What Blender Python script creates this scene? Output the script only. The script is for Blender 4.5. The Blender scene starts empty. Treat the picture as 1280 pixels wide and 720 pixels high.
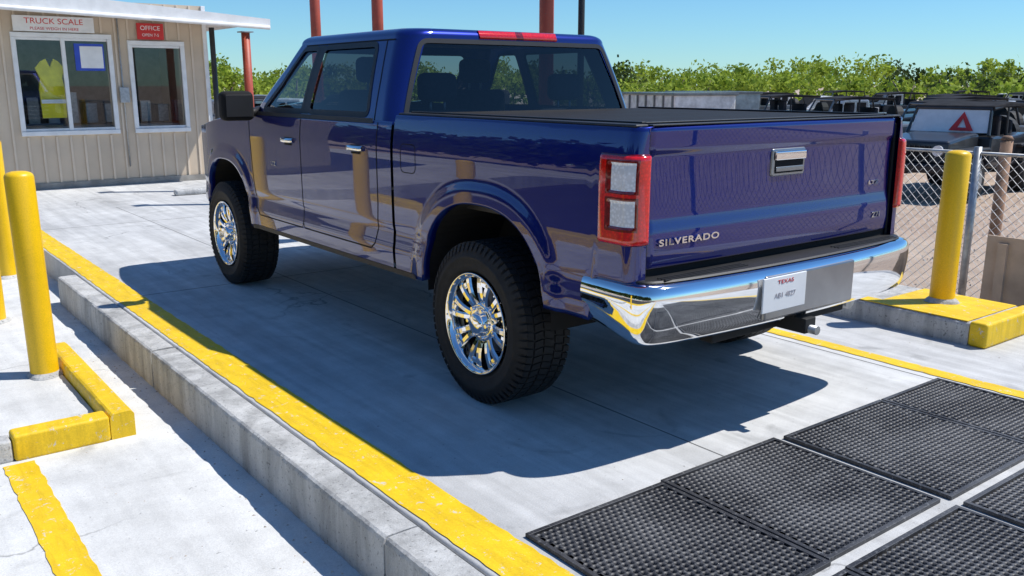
import bpy, math, random
import numpy as np
from mathutils import Vector, Matrix
random.seed(3); rng = np.random.default_rng(3)
D = bpy.data; SC = bpy.context.scene; COL = SC.collection
R = math.radians

# ---------------------------------------------------------------- materials
def new_mat(name):
    m = D.materials.new(name); m.use_nodes = True
    nt = m.node_tree; b = nt.nodes['Principled BSDF']
    return m, nt, b
def N(nt, t, **kw):
    n = nt.nodes.new(t)
    for k, v in kw.items():
        if k.startswith('i_'): n.inputs[k[2:]].default_value = v
        else: setattr(n, k, v)
    return n
def coords(nt, scale=(1,1,1)):
    tc = N(nt, 'ShaderNodeTexCoord'); mp = N(nt, 'ShaderNodeMapping')
    mp.inputs['Scale'].default_value = scale
    nt.links.new(tc.outputs['Object'], mp.inputs['Vector'])
    return mp.outputs['Vector']
def noise(nt, vec, scale, detail=4, rough=.55, dist=0):
    n = N(nt, 'ShaderNodeTexNoise'); n.inputs['Scale'].default_value = scale
    n.inputs['Detail'].default_value = detail; n.inputs['Roughness'].default_value = rough
    n.inputs['Distortion'].default_value = dist
    nt.links.new(vec, n.inputs['Vector']); return n.outputs['Fac']
def ramp(nt, fac, stops):
    r = N(nt, 'ShaderNodeValToRGB'); e = r.color_ramp.elements
    while len(e) < len(stops): e.new(.5)
    for k, (p, c) in enumerate(stops):
        e[k].position = p; e[k].color = (c, c, c, 1) if not isinstance(c, tuple) else (*c, 1)
    nt.links.new(fac, r.inputs['Fac']); return r.outputs['Color']
def mixc(nt, fac, a, b, mode='MIX'):
    m = N(nt, 'ShaderNodeMix', data_type='RGBA', blend_type=mode)
    for idx, v in ((0, fac), (6, a), (7, b)):
        if isinstance(v, (int, float)): m.inputs[idx].default_value = v
        elif isinstance(v, tuple): m.inputs[idx].default_value = (*v, 1)
        else: nt.links.new(v, m.inputs[idx])
    return m.outputs[2]
def bump(nt, b, h, strength=.3, dist=.01):
    n = N(nt, 'ShaderNodeBump'); n.inputs['Strength'].default_value = strength
    n.inputs['Distance'].default_value = dist
    nt.links.new(h, n.inputs['Height']); nt.links.new(n.outputs[0], b.inputs['Normal'])
def simple(name, col, rough=.5, metal=0, coat=0, var=.25, scale=6, bmp=0, bscale=60, spec=None):
    m, nt, b = new_mat(name)
    v = coords(nt)
    f = noise(nt, v, scale, 5)
    dark = tuple(c*(1-var) for c in col); lite = tuple(min(1, c*(1+var*.6)) for c in col)
    c = mixc(nt, ramp(nt, f, [(.35, 0.), (.65, 1.)]), dark, lite)
    nt.links.new(c, b.inputs['Base Color'])
    b.inputs['Roughness'].default_value = rough; b.inputs['Metallic'].default_value = metal
    b.inputs['Coat Weight'].default_value = coat
    if spec is not None: b.inputs['Specular IOR Level'].default_value = spec
    if bmp: bump(nt, b, noise(nt, v, bscale, 4), bmp, .004)
    return m

def concrete(name, c1, c2, streak=.35, crack=True, bs=.35, kerb=False):
    m, nt, b = new_mat(name); v = coords(nt)
    big = ramp(nt, noise(nt, v, .55, 6, .6, .4), [(.3, 0.), (.7, 1.)])
    col = mixc(nt, big, c1, c2)
    mid = ramp(nt, noise(nt, v, 5, 6, .65), [(.3, .84), (.7, 1.06)])
    col = mixc(nt, 1., col, mid, 'MULTIPLY')
    fine = ramp(nt, noise(nt, v, 160, 3, .7), [(.3, .84), (.65, 1.05)])
    col = mixc(nt, 1., col, fine, 'MULTIPLY')
    if streak:
        vs = coords(nt, (7, .35, 1))
        st = ramp(nt, noise(nt, vs, 1.6, 5, .6, .3), [(.38, 1-streak), (.6, 1.0)])
        col = mixc(nt, .8, col, st, 'MULTIPLY')
        vs = coords(nt, (1.2, .25, 1))
        st = ramp(nt, noise(nt, vs, 1.1, 3, .5), [(.36, 1-streak*.8), (.56, 1.0)])
        col = mixc(nt, 1., col, st, 'MULTIPLY')
    spots = ramp(nt, noise(nt, v, 2.3, 3, .5, 1.2), [(.64, 1.0), (.74, .76)])
    col = mixc(nt, 1., col, spots, 'MULTIPLY')
    sm_ = ramp(nt, noise(nt, v, 38, 2, .5), [(.70, 1.0), (.76, .6)])
    col = mixc(nt, 1., col, sm_, 'MULTIPLY')
    if kerb:
        vk = coords(nt, (5, 5, .6))
        col = mixc(nt, 1., col, ramp(nt, noise(nt, vk, 1.4, 6, .7, .3), [(.36, .66), (.6, 1.06)]), 'MULTIPLY')
        col = mixc(nt, 1., col, ramp(nt, noise(nt, v, 55, 2, .5), [(.62, 1.0), (.70, .55)]), 'MULTIPLY')
    if crack:
        vo = N(nt, 'ShaderNodeTexVoronoi', feature='DISTANCE_TO_EDGE'); vo.inputs['Scale'].default_value = .42
        va = N(nt, 'ShaderNodeVectorMath', operation='ADD')
        nz = N(nt, 'ShaderNodeTexNoise'); nz.inputs['Scale'].default_value = 3; nz.inputs['Detail'].default_value = 6
        nt.links.new(v, nz.inputs['Vector']); nt.links.new(v, va.inputs[0])
        sc = N(nt, 'ShaderNodeVectorMath', operation='SCALE'); sc.inputs['Scale'].default_value = .35
        nt.links.new(nz.outputs['Color'], sc.inputs[0]); nt.links.new(sc.outputs[0], va.inputs[1])
        nt.links.new(va.outputs[0], vo.inputs['Vector'])
        ck = ramp(nt, vo.outputs['Distance'], [(.0, .5), (.003, 1.)])
        gate = ramp(nt, noise(nt, v, .4, 2), [(.5, 0.), (.56, 1.)])
        col = mixc(nt, gate, col, mixc(nt, 1., col, ck, 'MULTIPLY'))
    nt.links.new(col, b.inputs['Base Color'])
    b.inputs['Roughness'].default_value = .85; b.inputs['Specular IOR Level'].default_value = .3
    bump(nt, b, noise(nt, v, 90, 6, .7), bs, .004)
    return m

def worn_paint(name, col, under, wear=.62, rough=.5, grime=.3, scuff=.0):
    m, nt, b = new_mat(name); v = coords(nt)
    base = mixc(nt, ramp(nt, noise(nt, v, 4, 6, .7), [(.35, 0.), (.7, 1.)]), tuple(c*(1-grime) for c in col), col)
    w = ramp(nt, noise(nt, v, 22, 9, .78, .5), [(wear, 0.), (wear+.04, 1.)])
    c = mixc(nt, w, base, under)
    if scuff:
        vs = coords(nt, (9, 1.2, 1))
        c = mixc(nt, 1., c, ramp(nt, noise(nt, vs, 2.5, 6, .7, .4), [(.38, 1-scuff), (.55, 1.)]), 'MULTIPLY')
    fn = ramp(nt, noise(nt, v, 140, 2), [(.3, .88), (.7, 1.05)])
    c = mixc(nt, 1., c, fn, 'MULTIPLY')
    nt.links.new(c, b.inputs['Base Color']); b.inputs['Roughness'].default_value = rough
    bump(nt, b, noise(nt, v, 70, 6, .7), .25, .003)
    return m

M = {}
M['conc'] = concrete('concrete_slab', (.57,.57,.565), (.75,.75,.735), .20)
M['conc2'] = concrete('concrete_pavement', (.68,.68,.665), (.81,.81,.79), .10)
M['kerb'] = concrete('concrete_kerb', (.48,.48,.47), (.68,.675,.655), .0, False, 1.0, True)
M['yline'] = worn_paint('yellow_road_paint', (.95,.62,.010), (.62,.60,.54), .585, .6, .18, .16)
M['ypost'] = worn_paint('yellow_post_paint', (.95,.58,.006), (.45,.30,.10), .69, .38, .10)
M['red_post'] = worn_paint('red_steel_paint', (.50,.09,.05), (.25,.14,.10), .6, .5)
M['asphalt'] = simple('asphalt', (.045,.045,.047), .85, var=.3, scale=2, bmp=.5, bscale=150)
M['blackmetal'] = simple('black_steel', (.03,.03,.032), .45, 0, var=.3)
M['rubber'] = simple('tyre_rubber', (.014,.014,.015), .72, var=.35, scale=25, bmp=.3, bscale=200)
M['plastic'] = simple('black_plastic', (.016,.016,.018), .5, var=.2, bmp=.15, bscale=300)
M['vinyl'] = simple('black_vinyl', (.014,.014,.016), .7, var=.2, bmp=.2, bscale=250, spec=.25)
M['under'] = simple('underbody_black', (.02,.019,.018), .8, var=.4)
M['liner'] = simple('wheel_liner_black', (.010,.010,.010), .9, var=.3)
M['gap'] = simple('panel_gap', (.004,.004,.005), .9, var=.1)
M['chrome'] = simple('chrome', (.88,.89,.90), .05, 1, var=.03, scale=3)
M['chrome_w'] = simple('polished_wheel', (.90,.90,.92), .09, 1, var=.04, scale=12)
M['satin'] = simple('satin_metal', (.32,.33,.35), .3, .9, var=.1)
M['steel'] = simple('galvanised_steel', (.42,.43,.44), .45, .8, var=.2, scale=20)
M['seat'] = simple('seat_cloth', (.03,.03,.035), .9, var=.3, scale=30)
M['white'] = simple('white_paint', (.80,.80,.79), .5, var=.08)
M['plate'] = simple('plate_white', (.82,.82,.82), .35, var=.05)
M['redtxt'] = simple('red_print', (.6,.03,.03), .5, var=.1)
M['bluetxt'] = simple('blue_print', (.03,.08,.50), .5, var=.1)
M['blacktxt'] = simple('black_print', (.02,.02,.02), .5, var=.1)
M['greytxt'] = simple('grey_print', (.45,.42,.44), .5, var=.1)
M['ply'] = simple('plywood', (.52,.39,.28), .8, var=.25, scale=3, bmp=.2)
M['rust'] = simple('rusty_steel', (.32,.19,.12), .8, var=.45, scale=10, bmp=.4)
M['vest'] = simple('hi_vis_cloth', (.85,.72,.03), .8, var=.15)
M['room'] = simple('interior_wall', (.30,.29,.27), .9, var=.2)
M['stone'] = simple('gravel_stone', (.46,.40,.34), .9, var=.4, scale=9)

# blue metallic clear-coat
m, nt, b = new_mat('blue_car_paint'); v = coords(nt)
fl = noise(nt, v, 700, 1)
c = mixc(nt, ramp(nt, fl, [(.35, 0.), (.7, 1.)]), (.0010,.0055,.10), (.0018,.0100,.20))
nt.links.new(c, b.inputs['Base Color'])
b.inputs['Metallic'].default_value = .5; b.inputs['Roughness'].default_value = .34
b.inputs['Specular IOR Level'].default_value = .08
b.inputs['Coat Weight'].default_value = 1; b.inputs['Coat Roughness'].default_value = .005
b.inputs['Coat IOR'].default_value = 1.7
M['blue'] = m

def lens(name, col, rough=.12, dk=.5):
    m, nt, b = new_mat(name); v = coords(nt)
    w = N(nt, 'ShaderNodeTexVoronoi'); w.inputs['Scale'].default_value = 70
    nt.links.new(v, w.inputs['Vector'])
    c = mixc(nt, ramp(nt, w.outputs['Distance'], [(.1, 0.), (.6, 1.)]), tuple(x*1.0 for x in col), tuple(x*dk for x in col))
    nt.links.new(c, b.inputs['Base Color']); b.inputs['Roughness'].default_value = rough
    b.inputs['Coat Weight'].default_value = 1; b.inputs['Coat Roughness'].default_value = .02
    return m
M['redlens'] = lens('red_lens', (.88,.010,.010),.12,.7)
M['darkred'] = lens('dark_red_lens', (.30,.005,.007))
M['whitelens'] = lens('clear_lens', (.90,.92,.96), .15, .75)

def glass(name, tint, gloss=(1,1,1), ior=1.5):
    m = D.materials.new(name); m.use_nodes = True; nt = m.node_tree; nt.nodes.clear()
    o = N(nt, 'ShaderNodeOutputMaterial'); t = N(nt, 'ShaderNodeBsdfTransparent'); g = N(nt, 'ShaderNodeBsdfGlossy')
    t.inputs['Color'].default_value = (*tint, 1); g.inputs['Roughness'].default_value = 0.01
    g.inputs['Color'].default_value = (*gloss, 1)
    f = N(nt, 'ShaderNodeFresnel'); f.inputs['IOR'].default_value = ior
    ge = N(nt, 'ShaderNodeNewGeometry'); iv = N(nt, 'ShaderNodeMath', operation='SUBTRACT'); iv.inputs[0].default_value = 1
    nt.links.new(ge.outputs['Backfacing'], iv.inputs[1])
    mu = N(nt, 'ShaderNodeMath', operation='MULTIPLY'); nt.links.new(f.outputs[0], mu.inputs[0]); nt.links.new(iv.outputs[0], mu.inputs[1])
    mx = N(nt, 'ShaderNodeMixShader'); nt.links.new(mu.outputs[0], mx.inputs[0])
    nt.links.new(t.outputs[0], mx.inputs[1]); nt.links.new(g.outputs[0], mx.inputs[2])
    nt.links.new(mx.outputs[0], o.inputs['Surface']); return m
M['privacy'] = glass('privacy_glass', (.12,.14,.15))
M['backglass'] = glass('back_window_glass', (.34,.39,.43))
M['clearglass'] = glass('clear_glass', (.60,.64,.64))
M['winglass'] = glass('window_glass', (.75,.80,.82), (1,1,1), 1.7)

# sand
m, nt, b = new_mat('sandy_ground'); v = coords(nt)
c = mixc(nt, ramp(nt, noise(nt, v, .12, 8, .65), [(.35, 0.), (.65, 1.)]), (.46,.33,.245), (.58,.46,.355))
c = mixc(nt, 1., c, ramp(nt, noise(nt, v, 3, 8, .7), [(.3, .75), (.7, 1.1)]), 'MULTIPLY')
c = mixc(nt, 1., c, ramp(nt, noise(nt, v, 60, 4, .7), [(.3, .75), (.7, 1.1)]), 'MULTIPLY')
nt.links.new(c, b.inputs['Base Color']); b.inputs['Roughness'].default_value = .95
bump(nt, b, noise(nt, v, 12, 10, .75), .8, .03); M['sand'] = m

# rubber mat
m, nt, b = new_mat('rubber_mat'); v = coords(nt)
c = mixc(nt, ramp(nt, noise(nt, v, 1.6, 7, .7, .4), [(.40, 0.), (.72, 1.)]), (.022,.022,.026), (.12,.12,.125))
c = mixc(nt, ramp(nt, noise(nt, v, 45, 4, .7), [(.56, 0.), (.72, .6)]), c, (.29,.29,.29))
nt.links.new(c, b.inputs['Base Color']); b.inputs['Roughness'].default_value = .5; M['mat'] = m

def leafmat(name, a, bb):
    m, nt, b = new_mat(name); v = coords(nt)
    g = ramp(nt, noise(nt, v, .35, 4, .6), [(.35, 0.), (.65, 1.)])
    g2 = ramp(nt, noise(nt, v, 3.5, 3, .6), [(.3, .6), (.7, 1.25)])
    c = mixc(nt, 1., mixc(nt, g, a, bb), g2, 'MULTIPLY')
    nt.links.new(c, b.inputs['Base Color']); b.inputs['Roughness'].default_value = .7
    b.inputs['Specular IOR Level'].default_value = .2
    tr = N(nt, 'ShaderNodeBsdfTranslucent'); nt.links.new(c, tr.inputs['Color'])
    mx = N(nt, 'ShaderNodeMixShader'); mx.inputs[0].default_value = .4
    nt.links.new(b.outputs[0], mx.inputs[1]); nt.links.new(tr.outputs[0], mx.inputs[2])
    nt.links.new(mx.outputs[0], nt.nodes['Material Output'].inputs['Surface']); return m
M['leaf'] = leafmat('foliage', (.21,.31,.035), (.39,.48,.06))
M['leafd'] = leafmat('dark_foliage', (.045,.075,.02), (.08,.12,.03))
M['bark'] = simple('bark', (.14,.11,.08), .9, var=.3)

# ---------------------------------------------------------------- mesh helpers
def empty(name, loc=(0,0,0), rotz=0):
    e = D.objects.new(name, None); e.location = loc; e.rotation_euler = (0,0,rotz)
    e.empty_display_size = .2; COL.objects.link(e); return e
def adopt(o, parent):
    if parent is not None:
        o.parent = parent
        Mx = Matrix.Translation(parent.location) @ Matrix.Rotation(parent.rotation_euler[2], 4, 'Z')
        o.matrix_parent_inverse = Mx.inverted()
def mesh(name, verts, faces, mats, parent=None, smooth=False, mi=None, loc=False, bev=0, seg=2, auto=None):
    me = D.meshes.new(name)
    me.from_pydata([tuple(map(float, p)) for p in verts], [], [tuple(map(int, f)) for f in faces])
    if not isinstance(mats, (list, tuple)): mats = [mats]
    for mm in mats: me.materials.append(mm)
    if mi is not None: me.polygons.foreach_set('material_index', list(map(int, mi)))
    if smooth: me.polygons.foreach_set('use_smooth', [True]*len(me.polygons))
    me.update()
    o = D.objects.new(name, me); COL.objects.link(o)
    if parent is not None:
        if loc: o.parent = parent
        else: adopt(o, parent)
    if bev:
        md = o.modifiers.new('bev', 'BEVEL'); md.width = bev; md.segments = seg; md.limit_method = 'ANGLE'; md.angle_limit = R(40)
        me.polygons.foreach_set('use_smooth', [True]*len(me.polygons))
        a = o.modifiers.new('wn', 'WEIGHTED_NORMAL'); a.keep_sharp = True
    return o
BF = [(0,3,2,1),(4,5,6,7),(0,1,5,4),(1,2,6,5),(2,3,7,6),(3,0,4,7)]
def bverts(x0,x1,y0,y1,z0,z1):
    return [(x0,y0,z0),(x1,y0,z0),(x1,y1,z0),(x0,y1,z0),(x0,y0,z1),(x1,y0,z1),(x1,y1,z1),(x0,y1,z1)]
def box(name, x0,x1,y0,y1,z0,z1, mat, parent=None, bev=0, loc=False, seg=2):
    x0,x1 = min(x0,x1),max(x0,x1); y0,y1=min(y0,y1),max(y0,y1)
    return mesh(name, bverts(x0,x1,y0,y1,z0,z1), BF, mat, parent, loc=loc, bev=bev, seg=seg)
def multibox(name, boxes, mat, parent=None, bev=0, loc=False):
    V=[];F=[]
    for bx in boxes:
        k=len(V); V+=bverts(*bx); F+=[tuple(i+k for i in f) for f in BF]
    return mesh(name, V, F, mat, parent, loc=loc, bev=bev)
def frame(d):
    d = Vector(d).normalized(); a = Vector((0,0,1)) if abs(d.z) < .9 else Vector((1,0,0))
    u = d.cross(a).normalized(); w = d.cross(u).normalized(); return u, w
def tube_geo(pts, r, n=10, cap=True):
    V=[];F=[]; P=[Vector(p) for p in pts]; rr = r if isinstance(r,(list,tuple)) else [r]*len(P)
    u=w=None
    for i,p in enumerate(P):
        d = (P[min(i+1,len(P)-1)]-P[max(i-1,0)])
        if u is None: u,w = frame(d)
        else:
            d.normalize(); u=(u-d*u.dot(d)).normalized(); w=d.cross(u).normalized()
        for k in range(n):
            a=2*math.pi*k/n; V.append(p+u*math.cos(a)*rr[i]+w*math.sin(a)*rr[i])
    for i in range(len(P)-1):
        for k in range(n):
            F.append((i*n+k, i*n+(k+1)%n, (i+1)*n+(k+1)%n, (i+1)*n+k))
    if cap: F.append(tuple(range(n-1,-1,-1))); F.append(tuple((len(P)-1)*n+k for k in range(n)))
    return V,F
def tube(name, pts, r, mat, parent=None, n=10, loc=False, smooth=True):
    V,F=tube_geo(pts,r,n); o=mesh(name,V,F,mat,parent,smooth=False,loc=loc)
    if smooth: o.data.polygons.foreach_set('use_smooth',[len(f)==4 for f in F])
    return o
def tubes(name, lst, mat, parent=None, n=8, loc=False):
    V=[];F=[]
    for pts,r in lst:
        v,f=tube_geo(pts,r,n); k=len(V); V+=v; F+=[tuple(i+k for i in q) for q in f]
    o=mesh(name,V,F,mat,parent,loc=loc); o.data.polygons.foreach_set('use_smooth',[len(f)==4 for f in F]); return o
def gridf(nr,nc,flip=False,wrap=False):
    F=[]
    for i in range(nr-1):
        for j in range(nc if wrap else nc-1):
            j2=(j+1)%nc
            q=(i*nc+j,i*nc+j2,(i+1)*nc+j2,(i+1)*nc+j); F.append(q[::-1] if flip else q)
    return F
def lathe(name, prof, c, axis_s, mat, parent, n=64, smooth=True):
    V=[];
    for (l,r) in prof:
        for k in range(n):
            a=2*math.pi*k/n; V.append((c[0]+axis_s*l, c[1]+r*math.cos(a), c[2]+r*math.sin(a)))
    F=gridf(len(prof),n,axis_s>0,True)
    return mesh(name,V,F,mat,parent,smooth=smooth)
def text(name, body, size, mat, parent, loc, rot, ext=.003, sx=1, align='CENTER', bold=0, space=1.):
    cu=D.curves.new(name,'FONT'); cu.body=body; cu.size=size; cu.extrude=ext; cu.align_x=align; cu.align_y='CENTER'; cu.offset=bold
    cu.space_character=space
    cu.materials.append(mat); o=D.objects.new(name,cu); COL.objects.link(o)
    o.location=loc; o.rotation_euler=rot; o.scale=(sx,1,1); adopt(o,parent); return o
def sm(t): t=min(1,max(0,t)); return t*t*(3-2*t)

# ================================================================= GROUND
mesh('ground',[(-900,-900,-.25),(900,-900,-.25),(900,900,-.25),(-900,900,-.25)],[(0,1,2,3)],M['sand'])
mesh('pavement',[(-2.4,-9,-.246),(1.62,-9,-.246),(1.62,13,-.246),(-2.4,13,-.246)],[(0,1,2,3)],M['conc2'])
mesh('unseen_reflection_asphalt',[(-22,-40,-.246),(-2.41,-40,-.246),(-2.41,13,-.246),(-22,13,-.246)],[(0,1,2,3)],M['asphalt'])  # out-of-view dark sheet, added to darken reflections in the truck's left side
sl=empty('concrete_lane',(3.5,5,0))
box('lane_slab',1.62,6.72,-9,13,-.30,0,M['conc'],sl,bev=.012)
box('apron_slab',-14,6.72,13.01,24,-.30,-.001,M['conc'],sl,bev=.012)
jn=[]
for y in (-1.2,7.3,11.4): jn.append((1.62,6.7,y,y+.007,.0005,.0015))
jn.append((3.05,3.057,2.4,13,.0005,.0014)); jn.append((4.86,4.867,-2,13,.0005,.0014))
multibox('slab_joints',jn,simple('joint_dark',(.16,.16,.155),.9),sl)
def kerb_mesh(name,x0,x1,y0,y1,z0,z1,mat,parent=None,amp=.006,step=.03):
    ys=np.arange(y0,y1+1e-6,step)
    bv=.018
    prof=[(x0,z0),(x0,(z0+z1)/2),(x0,z1-bv*1.3),(x0+bv*.3,z1-bv*.4),(x0+bv,z1),((x0+x1)/2,z1),(x1-bv,z1),(x1,z1-bv),(x1,z0)]
    V=[]
    for i,y in enumerate(ys):
        chip=max(0,math.sin(y*3.1)*math.sin(y*7.7+1)*math.sin(y*1.3+2)-.25)*.07+random.random()*amp*.8
        for k,(x,z) in enumerate(prof):
            dx=random.uniform(-1,1)*amp*.35; dz=0
            if k in (2,3,4): dx+=chip*.6; dz=-chip*.5
            if k in (4,5,6,7,8): dx*=.3
            V.append((x+dx,y,z+dz))
    n=len(prof); F=gridf(len(ys),n,True)
    F.append(tuple(range(n))); F.append(tuple((len(ys)-1)*n+k for k in range(n-1,-1,-1)))
    return mesh(name,V,F,mat,parent,smooth=False)
KB=empty('concrete_kerb',(1.54,3,-.25))
for k,(a,b_) in enumerate(((-6,-1.005),(-.995,2.695),(2.705,5.695),(5.705,8.5))): kerb_mesh('kerb_length_%d'%k,1.455,1.619,a,b_,-.30,.001,M['kerb'],KB)
def line(name,x0,x1,y0,y1,z):
    ys=np.arange(y0,y1+.001,.05); V=[]
    for y in ys:
        V.append((x0+random.uniform(-.005,.005),y,z)); V.append((x1+random.uniform(-.005,.005),y,z))
    return mesh(name,V,[(2*i,2*i+1,2*i+3,2*i+2) for i in range(len(ys)-1)],M['yline'])
line('painted_line',1.64,1.845,-6,13,.004)
line('painted_line',4.93,5.045,-6,7,.004)
line('painted_line',.49,.635,-6,4.90,-.242)
# yellow kerb on the far side of the left-hand pavement (seen mirrored in the truck's doors)
kerb_mesh('yellow_kerb',-1.95,-1.72,-6,12.9,-.25,-.10,M['yline'],None,amp=.005,step=.06)
line('painted_line',-.12,.10,6.7,12.9,-.242)

isl=empty('kerb_island',(.6,5.8,-.25))
box('pad',-1.6,1.02,5.07,6.62,-.25,-.185,M['conc2'],isl,bev=.01)
box('pad_front',-1.6,.55,4.95,5.069,-.25,-.13,M['kerb'],isl,bev=.015)
kerb_mesh('yellow_kerb_side',1.022,1.15,4.95,6.63,-.25,-.10,M['yline'],isl,amp=.006)
box('yellow_kerb_end',.552,1.0215,4.94,5.075,-.25,-.105,M['yline'],isl,bev=.018)
isl=empty('kerb_island',(6,3,0))
kerb_mesh('concrete_base',5.70,6.42,2.62,4.0,0,.15,M['kerb'],isl,amp=.005)
box('yellow_top',5.715,6.40,2.64,3.30,.152,.158,M['yline'],isl,bev=.002)
box('yellow_top_edge',5.715,5.83,3.301,3.98,.152,.158,M['yline'],isl,bev=.002)
box('yellow_end',5.69,6.43,2.50,2.619,0,.165,M['yline'],isl,bev=.02)

def bollard(x,y,z0,h,r=.084,lean=(0,0)):
    e=empty('bollard',(x,y,z0)); V=[]; n=28
    prof=[(r,0),(r,.3),(r,.7),(r,h-.02),(r-.006,h-.006),(r-.018,h+.004),(r*.5,h+.012),(.001,h+.015)]
    for rr,z in prof:
        for k in range(n):
            a=2*math.pi*k/n; V.append((x+rr*math.cos(a)+lean[0]*z/h,y+rr*math.sin(a)+lean[1]*z/h,z0+z))
    mesh('pipe',V,gridf(len(prof),n,False,True),M['ypost'],e,smooth=True)
    V=[]
    for rr,z in ((r+.03,0.001),(r+.02,.015),(r-.001,.03)):
        for k in range(n):
            a=2*math.pi*k/n; q=1+.1*math.sin(3*a+x); V.append((x+rr*q*math.cos(a) if rr>r else x+rr*math.cos(a),y+(rr*q if rr>r else rr)*math.sin(a),z0+z))
    mesh('grout_collar',V,gridf(3,n,False,True),M['kerb'],e)
bollard(.925,6.2,-.185,1.30,lean=(-.01,.012))
bollard(.90,8.15,-.246,1.36)
bollard(1.28,10.05,-.246,1.36)
bollard(-.1,3.4,-.246,1.36)
bollard(6.11,3.02,.158,1.04,.082,(.015,.0))

def column(y,x=6.25,r=.078,h=5.2,mt='red_post',nm='steel_column'):
    e=empty(nm,(x,y,0)); tube('shaft',[(x,y,0),(x,y,h)],r,M[mt],e,16)
    box('base_plate',x-.14,x+.14,y-.14,y+.14,.001,.02,M['steel'],e)
    box('cap_plate',x-.11,x+.11,y-.11,y+.11,h+.001,h+.02,M['steel'],e)
column(7.6); column(11.25); column(13.2); column(16.1,h=2.55,r=.075)
column(7.35,6.52,.035,5.0,'blackmetal','lamp_pole')

def mats():
    p=.030; Rr=p/math.sqrt(3)
    xs=[(1.875,2.605),(2.615,3.385),(3.435,4.265),(4.275,4.86)]
    ys=[(1.575,2.385),(.71,1.52),(-.15,.70),(-1.0,-.16)]
    ang=[math.pi/6+k*math.pi/3 for k in range(6)]
    ca=np.cos(ang); sa=np.sin(ang)
    for (x0,x1) in xs:
        for (y0,y1) in ys:
            if x1<3.4 and y1<.0: continue
            jx,jy=random.uniform(-.004,.004),random.uniform(-.012,.012); a0,a1,b0,b1=x0+jx,x1+jx,y0+jy,y1+jy
            e=empty('rubber_mat',(a0,b0,0)); z=.017
            ii=int((a1-a0)/p)+2; jj=int((b1-b0)/(p*.866))+2
            C=[]
            for j in range(jj):
                for i in range(ii):
                    x=a0+.018+p*.5+i*p+(j%2)*p*.5; y=b0+.018+p*.5+j*p*.866
                    if x<a1-.018-p*.4 and y<b1-.018-p*.4: C.append((x,y))
            C=np.array(C); n=len(C)
            V=np.zeros((n,18,3))
            for ring,(rr,zz) in enumerate(((Rr,z),(Rr*.72,z-.0005),(Rr*.66,z-.014))):
                V[:,ring*6:(ring+1)*6,0]=C[:,0:1]+ca*rr; V[:,ring*6:(ring+1)*6,1]=C[:,1:2]+sa*rr; V[:,ring*6:(ring+1)*6,2]=zz
            base=[]
            for k in range(6):
                k2=(k+1)%6; base.append((k,k2,6+k2,6+k)); base.append((6+k,6+k2,12+k2,12+k))
            base=np.array(base); F=(base[None]+(np.arange(n)*18)[:,None,None]).reshape(-1,4)
            V=V.reshape(-1,3)
            me=D.meshes.new('honeycomb'); me.vertices.add(len(V)); me.vertices.foreach_set('co',V.ravel())
            me.loops.add(len(F)*4); me.loops.foreach_set('vertex_index',F.ravel().astype(np.int32))
            me.polygons.add(len(F)); me.polygons.foreach_set('loop_start',np.arange(len(F),dtype=np.int32)*4)
            me.update(calc_edges=True); me.validate(); me.materials.append(M['mat'])
            o=D.objects.new('honeycomb',me); COL.objects.link(o); adopt(o,e)
            box('backing',a0+.002,a1-.002,b0+.002,b1-.002,.001,.003,M['gap'],e)
            bw=.02
            multibox('border',[(a0,a1,b0,b0+bw,.001,z+.001),(a0,a1,b1-bw,b1,.001,z+.001),(a0,a0+bw,b0+bw,b1-bw,.001,z+.001),(a1-bw,a1,b0+bw,b1-bw,.001,z+.001)],M['mat'],e,bev=.002)
mats()

# ================================================================= TRUCK
T=empty('pickup_truck',(3.62,5.3,0)); XC=3.62
BT=1.475; BL=1.435
AY=(3.69,7.33); AN=2.4; AA=.545; AB=.55; AZ=.50
def rho(y,z,yc): return (abs((y-yc)/AA)**AN+abs((z-AZ)/AB)**AN)**(1/AN)
def W(y,z):
    w=1.0-.50*max(0,z-1.24)**2-.07*max(0,1.0-z)**2
    w-=.006*math.exp(-((z-.80)/.022)**2)
    w+=.010*sm((.76-z)/.08)
    fl=0
    for yc in AY: fl=max(fl,.016*sm((1.24-rho(y,z,yc))/.14))
    w+=fl
    if y>7.45: w-=.11*((y-7.45)/.8)**2
    w-=.012*((y-5.2)/2.6)**2
    return w
def top(y):
    if y<4.56: return BT
    if y<6.85: return BL
    return BL-.02*sm((y-6.85)/.2)-.14*sm((y-6.9)/1.5)
def rock(y):
    if y<2.86: return .82
    if y<3.35: return .62
    if y>7.6: return .64
    return .56
def bottom(y):
    r=rock(y)
    for yc in AY:
        d=abs(y-yc)/AA
        if d<1: r=max(r,AZ+AB*(1-d**AN)**(1/AN))
    return r
def ysamples(a,b,step=.03):
    ys=set(np.round(np.arange(a,b,step),5)); ys.add(b)
    for yc in AY:
        for k in range(0,49):
            th=math.pi*k/48; c=math.cos(th); y=yc+AA*math.copysign(abs(c)**(2/AN),c)
            if a<y<b: ys.add(round(y,5))
    ys=sorted(ys); out=[ys[0]]
    for y in ys[1:]:
        if y-out[-1]>.0008: out.append(y)
    return out
def panel(name,s,cols,nr=40):
    V=[]
    vv=[0]+list(np.linspace(0,1,nr)); nc=len(cols)
    for i,v in enumerate(vv):
        for (y,fn,b0,t0) in cols:
            z=b0+(t0-b0)*v
            lat=fn(z)-(.05 if i==0 else 0)
            V.append((XC+s*lat,y,z+(.004 if i==0 else 0)))
    for (y,fn,b0,t0) in cols: V.append((XC+s*(fn(t0)-.02),y,t0+.004))
    return mesh(name,V,gridf(len(vv)+1,nc,s>0),M['blue'],T,smooth=True)
RC=.06; TE=.908; YF=8.06
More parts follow.
